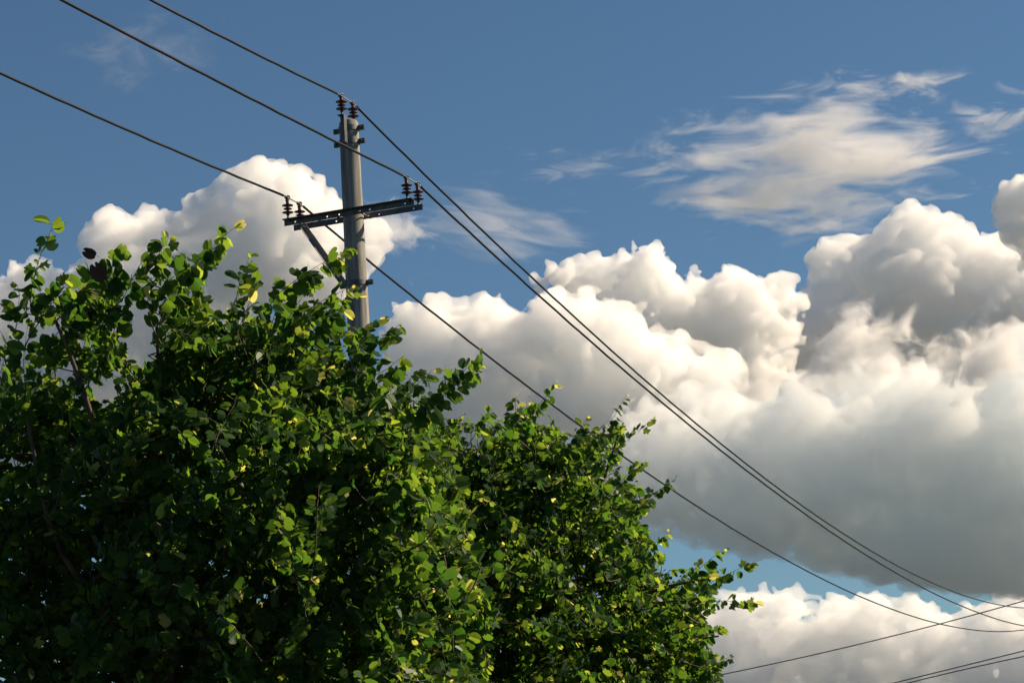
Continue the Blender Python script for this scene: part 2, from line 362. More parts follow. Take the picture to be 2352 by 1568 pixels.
wisp('large streaky white cloud floating alone above the cumulus tops', 1870, 378, 610, 275, 110, 2000, 2.8, rot=4, scale=2.1, stretch=(.5, 1.5, .8), f0=.78, f1=-.55, thr=.5, soft=.6, dist=.5, seed=1)
wisp('small wispy cloud at the right edge beside the large streaky cloud', 2290, 270, 230, 105, 60, 2000, 2.2, seed=2, scale=2.4, stretch=(.7, 1.6, 1), dist=.6, f0=.42, f1=-.5, soft=.5)
wisp('thin ragged wisp above the large streaky cloud', 2010, 195, 340, 85, 60, 2000, 2.2, seed=3, scale=2.4, stretch=(.7, 1.6, 1), dist=.6, f0=.45, f1=-.5, soft=.5)
wisp('pale feathery cirrus patch right of the crossarm', 1150, 510, 400, 170, 90, 2400, .75, seed=4, scale=2.4, stretch=(.5, 2.2, 1), rot=-12, soft=.7, f0=.55, f1=-.5)
wisp('small pale puff between the crossarm and the large streaky cloud', 1330, 385, 300, 80, 60, 2400, .9, seed=7, scale=2.4, stretch=(.7, 2, 1), soft=.5, f0=.35, f1=-.5)
wisp('ragged fading cloud tail just right of the pole above the crossarm', 880, 535, 210, 130, 90, 2600, 2.2, seed=11, scale=2.4, stretch=(1, 1.3, 1), rot=-14, soft=.6, f0=.55, f1=-.5)
wisp('faint veil of cirrus among the cables at the top left', 340, 110, 340, 220, 120, 2400, .3, seed=5, scale=2.2, soft=.7, stretch=(.8, 1.2, 1), f0=.35, f1=-.5)
wisp('torn bright cloud fragment in front of the grey deck, under the pointed tower', 1965, 800, 230, 170, 110, 1900, 4.5, seed=13, scale=2.2, stretch=(1, 1.1, 1), rot=25, soft=.5, f0=.72, f1=-.5)
wisp('torn bright cloud fragment near the right edge in front of grey cloud', 2240, 830, 220, 150, 110, 1900, 4.5, seed=17, scale=2.2, stretch=(1, 1.1, 1), rot=40, soft=.5, f0=.65, f1=-.5)
wisp('small torn cloud shred left of the two bright fragments', 1745, 880, 150, 100, 80, 1900, 3.5, seed=19, scale=2.4, stretch=(1, 1.2, 1), rot=-10, soft=.5, f0=.5, f1=-.5)
#END CLOUDS

# ------------------------------------------------------------------ utility pole
YAW = 0.3512216
PX, PY, ZA, LARM = -1.5324, 23.7706, 8.1849, 1.4468
ZTOP = ZA + 0.997
pole = tag(empty('utility_pole', (PX, PY, 0), -YAW), 'tall round concrete power pole with steel crossarms and red insulators rising behind the trees', 'utility pole')
# local frame: x along the crossarm (to the right), y along the line (away from the camera), z up
def pole_r(z): return 0.0985 + (ZTOP - z) / 150.0
pm = MB()
prof = [(pole_r(z), z) for z in np.linspace(-.2, ZTOP - .012, 60)] + [(pole_r(ZTOP) - .006, ZTOP - .002), (pole_r(ZTOP) - .014, ZTOP)]
rngp = random.Random(4)
pm.lathe(prof, 56)
for v in pm.bm.verts:                                  # casting irregularities and a chipped rim
    a = math.atan2(v.co.y, v.co.x)
    k = 1 + .0035 * math.sin(3 * a + v.co.z * 2.3) + .002 * math.sin(7 * a - v.co.z * 5)
    if v.co.z > ZTOP - .03: v.co.z += -.010 * max(0, math.sin(2.3 * a + 1)) + rngp.uniform(-.002, .002)
    v.co.x *= k; v.co.y *= k
shaft = pm.build('shaft', M_CONC, pole, True)
for s_ang in (-1.92, 1.22):                            # mould seams running down the shaft
    sm = MB(); pts = []
    for z0 in np.arange(4.0, ZTOP - .03, .05):
        r = pole_r(z0) + .0004
        pts.append((r * math.cos(s_ang), r * math.sin(s_ang), z0))
    sm.tube(pts, [.0012 + .0012 * rngp.random() for _ in pts], 4)
    sm.build('mould_seam', M_BOLT, shaft)

def Tm(c, x, y):
    """matrix with local x, y axes along the given vectors"""
    x = Vector(x).normalized(); y = Vector(y); y = (y - x * y.dot(x)).normalized(); z = x.cross(y)
    M = Matrix((x, y, z)).transposed().to_4x4(); M.translation = Vector(c); return M
def hexbolt(mb, c, axis, r=.013, h=.012, shank=0.0):
    M = Vector(axis).to_track_quat('Z', 'Y').to_matrix().to_4x4(); M.translation = Vector(c)
    mb.lathe([(r, 0), (r, h * .8), (r * .85, h)], 6, M)
    if shank: mb.lathe([(r * .5, -shank), (r * .5, h + .012)], 8, M)
# crossarms: two steel angles bolted either side of the pole
YF = pole_r(ZA) + .0015
for sgn, hx in ((-1, (-.24, -.107, .125, .235, .625, -.60)), (1, (-.24, -.12, .118, .24, .625, -.60))):
    ab = MB(); t = .0065; hh = .0315
    hl = LARM / 2
    o2 = [(-hl, -hh), (hl, -hh), (hl, hh), (-hl, hh)]
    y0 = sgn * YF
    ab.plate(o2, [(x, -.004, .0092) for x in hx], t, Tm((0, y0 if sgn < 0 else y0 + t, ZA), (1, 0, 0), (0, 0, 1)))
    # horizontal flange pointing away from the pole, at the top
    o3 = [(-hl, 0.0068), (hl - .006, 0.0068), (hl - .006, .056), (hl - .016, .063), (-hl + .008, .063), (-hl, .055)]
    ab.plate(o3, [(-.33, .035, .008), (.30, .035, .008)], t, Tm((0, y0, ZA + hh - t), (1, 0, 0), (0, sgn, 0)) if sgn > 0 else Tm((0, y0, ZA + hh), (1, 0, 0), (0, sgn, 0)))
    arm = ab.build('crossarm', M_GALV, pole)
    for x in (-.125, .107):
        bb = MB(); hexbolt(bb, (x, y0 + sgn * t, ZA - .004), (0, sgn, 0)); bb.build('bolt', M_BOLT, arm)
for x in (-.135, .135):                                # through bolts that pull the arms together
    bb = MB(); bb.tube([(x, -YF - .03, ZA - .022), (x, YF + .03, ZA - .022)], .0085, 10); bb.build('through_bolt', M_BOLT, pole, True)
# diagonal brace
b0, b1 = Vector((-.565, -.01, ZA - .01)), Vector((-.100, -.03, ZA - .735))
ax = (b1 - b0)
br = MB()
side = Vector((0, 1, 0)); nrm = ax.normalized().cross(side)
Lb = ax.length
br.plate([(0, -.028), (Lb, -.028), (Lb, .028), (0, .028)], [(.03, 0, .008), (Lb - .03, 0, .008)], .006, Tm(b0, ax, nrm))
br.plate([(.02, 0), (Lb - .01, 0), (Lb - .03, .056), (.05, .056)], [], .006, Tm(b0 + nrm * -.028, ax, Vector((0, -1, 0))))
brace = br.build('brace', M_BRACE, pole)
bb = MB(); hexbolt(bb, b0 + ax.normalized() * .05 + Vector((0, -.012, 0)), (0, -1, 0)); bb.build('bolt', M_BOLT, brace)
# clamp bands with bolted lugs
def clamp(z, tilt=0.0, h=.05):
    r = pole_r(z); cb = MB(); n = 40
    for half in (-1, 1):                               # front (-y) and back (+y) halves of the strap
        pts = []
        lug = .072
        gap = .007 * half
        inner = [(-(r + lug), gap), (-(r + .012), gap)]
        for k in range(n + 1):
            a = math.pi - math.pi * k / n if half > 0 else math.pi + math.pi * k / n
            a = math.pi + half * -1 * math.pi * k / n
            x, y = (r + .002) * math.cos(a), (r + .002) * math.sin(a)
            if abs(y) > .016: inner.append((x, y))
        inner += [((r + .012), gap), ((r + lug), gap)]
        vin, vout = [], []
        for i, (x, y) in enumerate(inner):
            p = Vector((x, y)); pa = Vector(inner[max(i - 1, 0)]); pb = Vector(inner[min(i + 1, len(inner) - 1)])
            tn = (pb - pa).normalized(); nn = Vector((-tn.y, tn.x))
            if nn.y * half < 0 and abs(x) > r * .98: nn = -nn
            if abs(x) <= r * .98 and nn.dot(p) < 0: nn = -nn
            vin.append(p); vout.append(p + nn * .006)
        rows = []
        for q in (vin, vout):
            rows.append([cb.bm.verts.new((p.x, p.y, z - h / 2 + tilt * p.x)) for p in q])
            rows.append([cb.bm.verts.new((p.x, p.y, z + h / 2 + tilt * p.x)) for p in q])
        a0, a1, c0, c1 = rows
        for i in range(len(inner) - 1):
            cb.bm.faces.new((a0[i], a0[i + 1], a1[i + 1], a1[i])); cb.bm.faces.new((c0[i], c1[i], c1[i + 1], c0[i + 1]))
            cb.bm.faces.new((a1[i], a1[i + 1], c1[i + 1], c1[i])); cb.bm.faces.new((a0[i], c0[i], c0[i + 1], a0[i + 1]))
        for i in (0, len(inner) - 1): cb.bm.faces.new((a0[i], a1[i], c1[i], c0[i]))
    cl = cb.build('clamp_band', M_GALV, pole)
    for s in (-1, 1):
        bb = MB(); hexbolt(bb, (s * (r + .045), -.013, z + tilt * s * r), (0, -1, 0), shank=.04); bb.build('bolt', M_BOLT, cl)
    return cl
clamp(ZTOP - .088); clamp(ZTOP - .232); clamp(ZA - .725)
# top brackets: an angle on the camera side, another behind
for sgn in (-1, 1):
    tb = MB(); rr = pole_r(ZTOP - .1) + .009; zt, zb = ZTOP + .030, ZTOP - .265
    x0 = .022 if sgn < 0 else -.03
    tb.box((x0 - .031, sgn * (rr + .003), (zt + zb) / 2), (.0615, .006, zt - zb))
    tb.box((x0 + .003, sgn * (rr + .034), (zt + zb) / 2 + .0006), (.006, .068, zt - zb))
    tb.box((x0 - .034, sgn * (rr + .038), zt - .004), (.066, .062, .007))
    tb.build('top_bracket', M_GALV, pole)
# insulators
def insulator(x, y, z, top):
    ins = empty('insulator', (x, y, z)); ins.parent = pole
    pn = MB(); pn.lathe([(.0145, .0), (.0145, .012), (.0095, .014), (.0095, .05)], 14); pn.lathe([(.013, -.028), (.013, -.0085)], 6); pn.build('pin', M_GALV, ins, True)
    co = MB(); co.lathe([(.0125, .032), (.0165, .036), (.0165, .046), (.0135, .05), (.0135, .150), (.0165, .156), (.0185, .172), (.0165, .178), (.0165, .192)], 18); co.build('core', M_RED, ins, True)
    for zc, rs in ((.068, .0585), (.106, .044), (.143, .0585)):
        sh = MB(); sh.lathe([(.014, zc - .0105), (.030, zc - .0085), (rs - .003, zc - .0055), (rs, zc - .004), (rs, zc - .0018), (rs - .004, zc + .0005), (.030, zc + .0065), (.014, zc + .011)], 32); sh.build('shed', M_RED, ins, True)
    cp = MB(); cp.lathe([(.0172, .184), (.021, .187), (.021, .200), (.017, .206), (.017, top - .012)], 16)
    cp.box((0, 0, top - .012), (.034, .056, .010), bevel=.002)
    cp.box((.013, 0, top + .002), (.007, .05, .026), bevel=.0015); cp.box((-.013, 0, top + .002), (.007, .05, .026), bevel=.0015)
    hexbolt(cp, (.016, .004, top + .004), (1, 0, .1), r=.012, h=.013); hexbolt(cp, (-.016, -.01, top - .002), (-1, 0, 0), r=.010, h=.01)
    hexbolt(cp, (.004, .012, top + .014), (.3, .2, 1), r=.011, h=.012)
    cp.build('cap_clamp', M_BOLT, ins)
    return ins
ZI = ZA + .0315
INS_TOP = .226
YI = YF + .036
XI = .664
for x in (-XI, XI):
    for s in (-1, 1): insulator(x, s * YI, ZI, INS_TOP)
YT = pole_r(ZTOP) + .009 + .036
for s in (-1, 1): insulator(-.006, s * YT, ZTOP + .0305, 0.206)

# ------------------------------------------------------------------ cables of the line
def cable(name_label, x, ytie, z0, left, right, sheath_r=.0125, cut=.085):
    """one conductor: insulated in the spans, bare over the two insulators. left/right: slope and curvature of the sag"""
    root = tag(empty('power_cable', (PX, PY, 0), -YAW), name_label, 'cable', 'power cables of the pole')
    rnd = random.Random(int(x * 100) + 7)
    zl = lambda t: z0 + left[0] * (t + ytie) + left[1] * (t + ytie) ** 2
    zr = lambda t: z0 + right[0] * (t - ytie) + right[1] * (t - ytie) ** 2
    ts = -np.concatenate([np.linspace(ytie + cut, 6, 30), np.linspace(6.4, 46, 60)])
    m = MB(); m.tube([(x + .002 * math.sin(t * 7), t, zl(t) + .0015 * math.sin(t * 11 + x)) for t in ts], sheath_r, 10); m.build('sheath', M_SHEATH, root, True)
    tr = np.concatenate([np.linspace(ytie + cut, 6, 24), np.linspace(6.4, 57, 80)])
    m = MB(); m.tube([(x + .002 * math.sin(t * 5), t, zr(t) + .0015 * math.sin(t * 9 + x)) for t in tr], sheath_r, 10); m.build('sheath', M_SHEATH, root, True)
    tb = list(np.linspace(-ytie - cut - .02, -ytie, 6)) + list(np.linspace(-ytie, ytie, 10))[1:] + list(np.linspace(ytie, ytie + cut + .02, 6))[1:]
    zz = [zl(t) if t < -ytie else (zr(t) if t > ytie else z0 - .004 * math.cos(t / ytie * math.pi / 2)) for t in tb]
    m = MB(); m.tube([(x, t, z) for t, z in zip(tb, zz)], .0068, 9); m.build('bare_conductor', M_ALU, root, True)
    for s in (-1, 1):                                  # binding wire at each insulator
        m = MB(); pts = []
        for k in range(70):
            a = k * .9; t = s * ytie + (k / 69 - .5) * .11
            z = zl(t) if t < -ytie else (zr(t) if t > ytie else z0)
            pts.append((x + .0095 * math.cos(a), t, z + .0095 * math.sin(a)))
        m.tube(pts, .0024, 5)
        m.tube([(x + .008, s * ytie - .03, z0), (x + .024, s * ytie - .012, z0 - .016), (x + .021, s * ytie + .015, z0 - .03), (x + .004, s * ytie + .034, z0 - .024), (x - .012, s * ytie + .03, z0 - .006)], .002, 5)
        m.build('tie_wire', M_ALU, root, True)
    return root
cable('black power cable tied over the two insulators at the pole top', -.006, YT, ZTOP + .0305 + .210, (.0756, .00298), (-.1668, .00282))
cable('black power cable over the right crossarm end, crossing in front of the pole', XI, YI, ZI + .230, (.0466, .00123), (-.144, .00248))
cable('black power cable over the left crossarm end, passing behind the pole', -XI, YI, ZI + .230, (.0582, .00266), (-.1466, .00258))

# wires of another line that cross low on the right
def far_wire(label, pts, D0, D1, r=.0095):
    xs = [p[0] for p in pts]; k = np.polyfit(xs, [p[1] for p in pts], 2 if len(pts) > 2 else 1)
    px = np.linspace(xs[0] - 420, xs[-1] + 500, 60)
    dd = np.interp(px, [xs[0], xs[-1]], [D0, D1]); lo = np.arange(60) * 0
    dd = D0 + (px - xs[0]) / (xs[-1] - xs[0]) * (D1 - D0)
    P = at_np(px, np.polyval(k, px), dd)
    o = empty('overhead_wire', P[30]); tag(o, label, 'wire', 'wires crossing low on the right')
    m = MB(); m.tube([Vector(p) - Vector(P[30]) for p in P], r, 8); m.build('sheath', M_SHEATH, o, True)
far_wire('thin dark wire rising to the right that crosses the three sagging cables', [(1674.6, 1544.4), (1835.7, 1511), (2030.4, 1463.8), (2164, 1430), (2255.6, 1407), (2352, 1378.6)], 46, 40)
far_wire('upper of two parallel thin wires in the bottom right corner', [(2050, 1568), (2152, 1543), (2352, 1493.6)], 46, 41)
far_wire('lowest of two parallel thin wires in the bottom right corner', [(2091, 1566), (2182.6, 1543.9), (2352, 1506.4)], 46.4, 41.4)

# ------------------------------------------------------------------ trees
RN = np.random.default_rng(11)
def unit(v): return v / np.maximum(np.linalg.norm(v, axis=-1, keepdims=True), 1e-9)

def leaf_template(fold, curl, bite=0, seed=0, wide=1.0, petiole=.32, lo=False):
    """bilobed leaf, blade about 1 unit long from (0,0,0) along +y, with its petiole coming from -y; returns V, quads"""
    rnd = np.random.default_rng(seed)
    cols = (0, 1.0) if lo else (0, .55, 1.0)
    # right edge of the blade: half width and y of the edge for each rib, fan-like from the base
    edge = np.array([(.06, -.05), (.27, -.045), (.45, .12), (.52, .36), (.49, .60), (.39, .82), (.235, .965), (.10, .95), (.02, .80)])
    mid = np.array([(0, .0), (0, .06), (0, .16), (0, .28), (0, .42), (0, .54), (0, .64), (0, .70), (0, .745)])
    if lo: edge, mid = edge[[1, 3, 6, 8]], mid[[0, 3, 6, 8]]
    V, Q = [], []
    for side in (-1, 1):
        e = edge.copy(); e[:, 0] *= wide * rnd.uniform(.94, 1.06)
        e *= 1 + rnd.normal(0, .012, e.shape)
        if bite:
            for _ in range(bite):
                k = rnd.integers(2, len(e) - 1); e[k] = mid[k] + (e[k] - mid[k]) * rnd.uniform(.35, .75)
        n0 = len(V)
        for k in range(len(e)):
            for f in cols:
                p = mid[k] + (e[k] - mid[k]) * f
                x, y = p
                z = -curl * x * x * 1.6 - .10 * curl * (y - .45) ** 2 * 2 + .012 * math.sin(9 * y + 5 * x + seed)
                a = fold
                V.append((side * x * math.cos(a) - 0 * z, y, abs(x) * math.sin(a) + z * math.cos(a)))
        c = len(cols)
        for k in range(len(e) - 1):
            for j in range(c - 1):
                q = [n0 + k * c + j, n0 + k * c + j + 1, n0 + (k + 1) * c + j + 1, n0 + (k + 1) * c + j]
                Q.append(q if side > 0 else q[::-1])
    if lo:
        V = np.array(V); V[:, 1] += petiole
        return V, np.array(Q)
    n0 = len(V)                                        # petiole
    for t, r in ((0, .020), (.5, .013), (1, .018)):
        y = -petiole * (1 - t); z = -.05 * math.sin(math.pi * t)
        for a in (0, 2.094, 4.189): V.append((r * math.cos(a), y, z + r * math.sin(a)))
    for k in range(2):
        for j in range(3): Q.append([n0 + k * 3 + j, n0 + k * 3 + (j + 1) % 3, n0 + k * 3 + 3 + (j + 1) % 3, n0 + k * 3 + 3 + j])
    V = np.array(V); V[:, 1] += petiole                # origin at the twig end of the petiole
    return V, np.array(Q)
TEMPL = [leaf_template(math.radians(12), .35, 0, 1), leaf_template(math.radians(26), .25, 0, 2, .95), leaf_template(math.radians(42), .3, 0, 3),
         leaf_template(math.radians(8), .6, 0, 4, 1.05), leaf_template(math.radians(20), .4, 2, 5), leaf_template(math.radians(62), .2, 0, 6), leaf_template(math.radians(16), .5, 4, 7, 1.0)]
TEMPL_LO = [leaf_template(math.radians(a), .4, 0, 20 + k, lo=True) for k, a in enumerate((12, 26, 42, 8, 20, 62, 16))]
NT = len(TEMPL)
TPROB = np.array([.22, .2, .16, .16, .1, .1, .06])

class Tree:
    def __init__(s): s.P, s.X, s.Y, s.Z, s.sc, s.tint, s.tm, s.tw = [], [], [], [], [], [], [], []; s.bases = []
    def shoot(s, pts, n_leaf, size, r0=.0035, young=.25, rnd=RN, skip=0.0, tipbig=False):
        """a leafy twig along the polyline pts (world, metres); leaves alternate along it"""
        pts = np.asarray(pts, float)
        # smooth resample
        seg = np.linalg.norm(np.diff(pts, axis=0), axis=1); cum = np.concatenate([[0], np.cumsum(seg)]); L = cum[-1]
        tt = np.linspace(0, L, max(6, int(L / .085)))
        q = np.stack([np.interp(tt, cum, pts[:, i]) for i in range(3)], -1)
        for _ in range(3): q[1:-1] = (q[:-2] + 2 * q[1:-1] + q[2:]) / 4
        q[1:-1] += rnd.normal(0, .004, q[1:-1].shape)
        s.tw.append((q, np.linspace(r0, .0011, len(q)))); s.bases.append(q[0])
        f = np.linspace(max(skip, .06), 1, n_leaf) + rnd.normal(0, .012, n_leaf); f = np.clip(f, 0, 1)
        idx = f * (len(q) - 1); i0 = np.minimum(idx.astype(int), len(q) - 2); w = (idx - i0)[:, None]
        p = q[i0] * (1 - w) + q[i0 + 1] * w; t = unit(q[i0 + 1] - q[i0])
        up = np.array([0, 0, 1.0]); sd = unit(np.cross(t, up) + 1e-3)
        sgn = np.where(np.arange(n_leaf) % 2 == 0, 1, -1)[:, None]
        roll = rnd.normal(0, .5, (n_leaf, 1))
        sv = sd * np.cos(roll) + np.cross(t, sd) * np.sin(roll)
        pet = unit(sv * sgn * .85 + t * rnd.uniform(.2, .9, (n_leaf, 1)) + rnd.normal(0, .25, (n_leaf, 3)))
        # blade normal: tilted, loosely towards the light; blade hangs outward and down
        az = rnd.uniform(0, 2 * math.pi) + rnd.normal(0, .75, n_leaf)   # leaves of one shoot lie in roughly the same plane
        nrm = np.stack([np.cos(az), np.sin(az), rnd.normal(.55, .35, n_leaf)], -1) + np.array([SUN.x, SUN.y, 0]) * .35 + rnd.normal(0, .2, (n_leaf, 3))
        nrm = unit(nrm)
        y = pet + np.array([0, 0, -1.0]) * rnd.uniform(.1, .95, (n_leaf, 1)); y = unit(y - nrm * np.sum(y * nrm, -1, keepdims=True))
        x = np.cross(y, nrm)
        sc = size * rnd.uniform(.68, 1.15, n_leaf)
        tip = np.clip((f - .72) / .28, 0, 1)
        if not tipbig: sc = sc * (1 - .55 * tip ** 2)
        tint = np.clip(rnd.normal(.25, .15, n_leaf) + tip * young * rnd.uniform(.3, 1.6, n_leaf) + (rnd.random(n_leaf) < .035) * .5, 0, 1)
        tm = rnd.choice(NT, n_leaf, p=TPROB); tm = np.where((tip > .8) & (rnd.random(n_leaf) < .6), 5, tm)
        for l, v in ((s.P, p), (s.X, x), (s.Y, y), (s.Z, nrm), (s.sc, sc), (s.tint, tint), (s.tm, tm)): l.append(v)
    def arrays(s):
        return [np.concatenate(v) for v in (s.P, s.X, s.Y, s.Z, s.sc, s.tint, s.tm)]

def poly_inside(px, py, poly):
    ins = np.zeros(px.shape, bool); n = len(poly)
    for i in range(n):
        x0, y0 = poly[i]; x1, y1 = poly[(i + 1) % n]
        c = ((y0 > py) != (y1 > py)) & (px < (x1 - x0) * (py - y0) / (y1 - y0 + 1e-12) + x0); ins ^= c
    return ins
def poly_dist(px, py, poly):
    d = np.full(px.shape, 1e9); n = len(poly)
    for i in range(n):
        a = np.array(poly[i], float); b = np.array(poly[(i + 1) % n], float); ab = b - a
        t = np.clip(((px - a[0]) * ab[0] + (py - a[1]) * ab[1]) / (ab @ ab), 0, 1)
        d = np.minimum(d, np.hypot(px - a[0] - t * ab[0], py - a[1] - t * ab[1]))
    return d

def tubes_np(list_of, sides=5):
    V, Fq, off = [], [], 0
    ang = np.arange(sides) * 2 * math.pi / sides
    for q, r in list_of:
        n = len(q); t = unit(np.gradient(q, axis=0)); ref = np.cross(t, [0.3, .9, .31]); ref = unit(ref); b = np.cross(t, ref)
        ring = q[:, None] + (ref[:, None] * np.cos(ang)[None, :, None] + b[:, None] * np.sin(ang)[None, :, None]) * np.asarray(r)[:, None, None]
        V.append(ring.reshape(-1, 3))
        i = np.arange(n - 1)[:, None] * sides; j = np.arange(sides)[None]
        Fq.append(np.stack([i + j, i + (j + 1) % sides, i + sides + (j + 1) % sides, i + sides + j], -1).reshape(-1, 4) + off); off += n * sides
    V = np.concatenate(V); Fq = np.concatenate(Fq)
    return V, Fq

def curve_pts(a, b, bend, n=9):
    t = np.linspace(0, 1, n)[:, None]
    return a * (1 - t) + b * t + np.asarray(bend) * (4 * t * (1 - t))

def finish_tree(tr, name, label, trunk_base, limbs, n_single=300):
    """limbs: list of (polyline, radii); builds trunk, branches, twigs, single leaves and the rest of the foliage"""
    root = tag(empty(name, trunk_base), label, 'tree', 'leafy trees in front of the pole')
    org = np.array(trunk_base)
    for k, (q, r) in enumerate(limbs):
        V, Q = tubes_np([(np.asarray(q), np.asarray(r))], 10)
        link('trunk' if k == 0 else 'branch', mesh_np('trunk' if k == 0 else 'branch', V - org, Q.ravel(), np.full(len(Q), 4)), root, M_BARK)
    # connect every shoot base to the nearest limb or twig, nearest first
    nodes = np.concatenate([np.asarray(q) for q, r in limbs]); nodes = nodes[nodes[:, 2] > 1.2]
    B = np.array(tr.bases); dd = np.array([np.min(np.linalg.norm(nodes - b, axis=1)) for b in B])
    extra = []; buf = np.zeros((len(nodes) + 40 * len(B), 3)); buf[:len(nodes)] = nodes; nb = len(nodes)
    for i in np.argsort(dd):
        b = B[i]; pool = buf[:nb]; low = pool - b; dist = np.linalg.norm(low, axis=1) + np.maximum(0, low[:, 2]) * 1.2
        a = pool[np.argmin(dist)]; L = np.linalg.norm(b - a)
        q = curve_pts(a, b, RN.normal(0, .05 * L, 3) + np.array([0, 0, -.06 * L]), max(4, int(L / .12) + 3))
        extra.append((q, np.linspace(.0045 + .006 * min(L, 1.2), .0036, len(q)))); m_ = len(tr.tw[i][0])
        new = np.concatenate([q[2::2], tr.tw[i][0][[m_ // 4, m_ // 2]]]); buf[nb:nb + len(new)] = new; nb += len(new)
    V, Q = tubes_np(tr.tw + extra, 3)
    tag(link('twigs', mesh_np('twigs', V - org, Q.ravel(), np.full(len(Q), 4)), root, M_TWIG), kind='stuff')
    P, X, Y, Z, sc, tint, tm = tr.arrays()
    # which leaves show largest: a coarse depth buffer over the picture
    cen = P + Y * (sc * .8)[:, None]; px, py, d = proj_np(cen); cell = 5.0
    gw, gh = int(W / cell) + 1, int(H / cell) + 1; zb = np.full((gh, gw), 1e9); idb = np.full((gh, gw), -1)
    vdir = unit(cen - CAMn); face = np.abs(np.sum(vdir * Z, -1)); rad = sc * .42 / d * F
    for i in np.argsort(d):
        if not (-30 < px[i] < W + 30 and -30 < py[i] < H + 30): continue
        r = rad[i] * (.55 + .45 * face[i]); x0, x1 = int((px[i] - r) / cell), int((px[i] + r) / cell); y0, y1 = int((py[i] - r) / cell), int((py[i] + r) / cell)
        x0, y0, x1, y1 = max(x0, 0), max(y0, 0), min(x1, gw - 1), min(y1, gh - 1)
        if x1 < x0 or y1 < y0: continue
        sub = zb[y0:y1 + 1, x0:x1 + 1]; m = sub > d[i]
        sub[m] = d[i]; idb[y0:y1 + 1, x0:x1 + 1][m] = i
    cnt = np.bincount(idb[idb >= 0], minlength=len(P)); order = np.argsort(-cnt)
    single = order[:n_single]; is_s = np.zeros(len(P), bool); is_s[single] = True
    cache = {}
    for i in single:
        tb = min(4, int(tint[i] * 5)); key = (tm[i], tb)
        if key not in cache:
            v, q = TEMPL[tm[i]]
            cache[key] = mesh_np('leaf', v, q.ravel(), np.full(len(q), 4), attr={'tint': np.full(len(v), (tb + .5) / 5)}); cache[key].materials.append(M_LEAF)
        o = bpy.data.objects.new('leaf', cache[key]); C.objects.link(o); o.parent = root
        M = Matrix((Vector(X[i]), Vector(Y[i]), Vector(Z[i]))).transposed() * float(sc[i]); M = M.to_4x4(); M.translation = Vector(P[i] - org)
        o.matrix_local = M
    Vs, Qs, Ts, off = [], [], [], 0
    hid = cnt < 4
    for k in range(2 * NT):
        m = (tm == k % NT) & ~is_s & (hid == (k >= NT))
        if not m.any(): continue
        v, q = TEMPL[k] if k < NT else TEMPL_LO[k - NT]; n = m.sum()
        vv = P[m][:, None] + (v[None, :, 0:1] * X[m][:, None] + v[None, :, 1:2] * Y[m][:, None] + v[None, :, 2:3] * Z[m][:, None]) * sc[m][:, None, None]
        Vs.append(vv.reshape(-1, 3)); Qs.append((q[None] + (np.arange(n) * len(v))[:, None, None] + off).reshape(-1, 4)); Ts.append(np.repeat(tint[m], len(v))); off += n * len(v)
    V = np.concatenate(Vs) - org; Q = np.concatenate(Qs)
    tag(link('foliage', mesh_np('foliage', V, Q.ravel(), np.full(len(Q), 4), attr={'tint': np.concatenate(Ts)}), root, M_LEAF), kind='stuff')
    return root

def fill(tr, poly, holes, Dc, thick, count, size, lean, frame_bias=1.0, seed=3, dens=None, lmin=.35, lmax=.75, back=1.0, thin_left=False):
    """shoots spread through the crown volume behind the outline poly (picture coordinates at depth Dc)"""
    rnd = np.random.default_rng(seed); poly = [tuple(p) for p in poly]
    xs, ys = [p[0] for p in poly], [p[1] for p in poly]; made = 0; tries = 0
    CX, CY = rnd.uniform(min(xs), max(xs), count * 12), rnd.uniform(min(ys), max(ys), count * 12)
    k_ = poly_inside(CX, CY, poly); CX, CY = CX[k_], CY[k_]; CE = poly_dist(CX, CY, poly)
    for px, py, e in zip(CX, CY, CE):
        if made >= count: break
        if any(((px - hx) / rx) ** 2 + ((py - hy) / ry) ** 2 < 1 for hx, hy, rx, ry in holes): continue
        if (py > H or px < 0) and rnd.random() > .38: continue
        if dens is not None and rnd.random() > dens(px, py): continue
        if py > H: e = 200
        T = min(thick, .12 + e * .0065) * (min(1.0, max(.3, (px + 120) / 520)) if thin_left else 1.0); D = Dc + rnd.uniform(-T, back * T)
        cc = at_np(px, py, D); cl = math.sin(cc[0] * 7.3 + 1.1 * math.sin(cc[2] * 5)) + math.sin(cc[1] * 5.7 + .6) + math.sin(cc[2] * 8.1 + 1.4 * math.sin(cc[0] * 4 + 1))
        if cl < -.35 and rnd.random() < .8: continue
        L = rnd.uniform(lmin, lmax)
        # tip at (px,py), base further in: down and against the lean
        d = np.array([lean + rnd.normal(0, .55), rnd.normal(0, .6), rnd.uniform(.15, 1.1)])
        if rnd.random() < .22: d[2] *= -.35
        d = d / np.linalg.norm(d)
        tip = at_np(px, py, D); base = tip - d * L
        bx, by, _ = proj_np(base)
        if any(((px * w + bx * (1 - w) - hx) / rx) ** 2 + ((py * w + by * (1 - w) - hy) / ry) ** 2 < 1 for w in (.2, .4, .6, .8) for hx, hy, rx, ry in holes): continue
        if by < H and not poly_inside(np.array([bx]), np.array([by]), poly)[0]: continue
        droop = np.array([0, 0, rnd.uniform(-.05, .12)]) * L
        tr.shoot(curve_pts(base, tip, droop, 6), int(rnd.integers(16, 27) * L / .55) + 3, size, rnd=rnd, young=.28)
        made += 1
def ex(tr, pts, D, n, size, D1=None, skip=0.0, young=.3, seed=0, tipbig=False):
    D1 = D if D1 is None else D1
    q = [at_np(p[0], p[1], D + (D1 - D) * k / (len(pts) - 1)) for k, p in enumerate(pts)]
    tr.shoot(q, int(n * 1.45), size, young=young, rnd=np.random.default_rng(seed + 100), skip=skip, tipbig=tipbig)

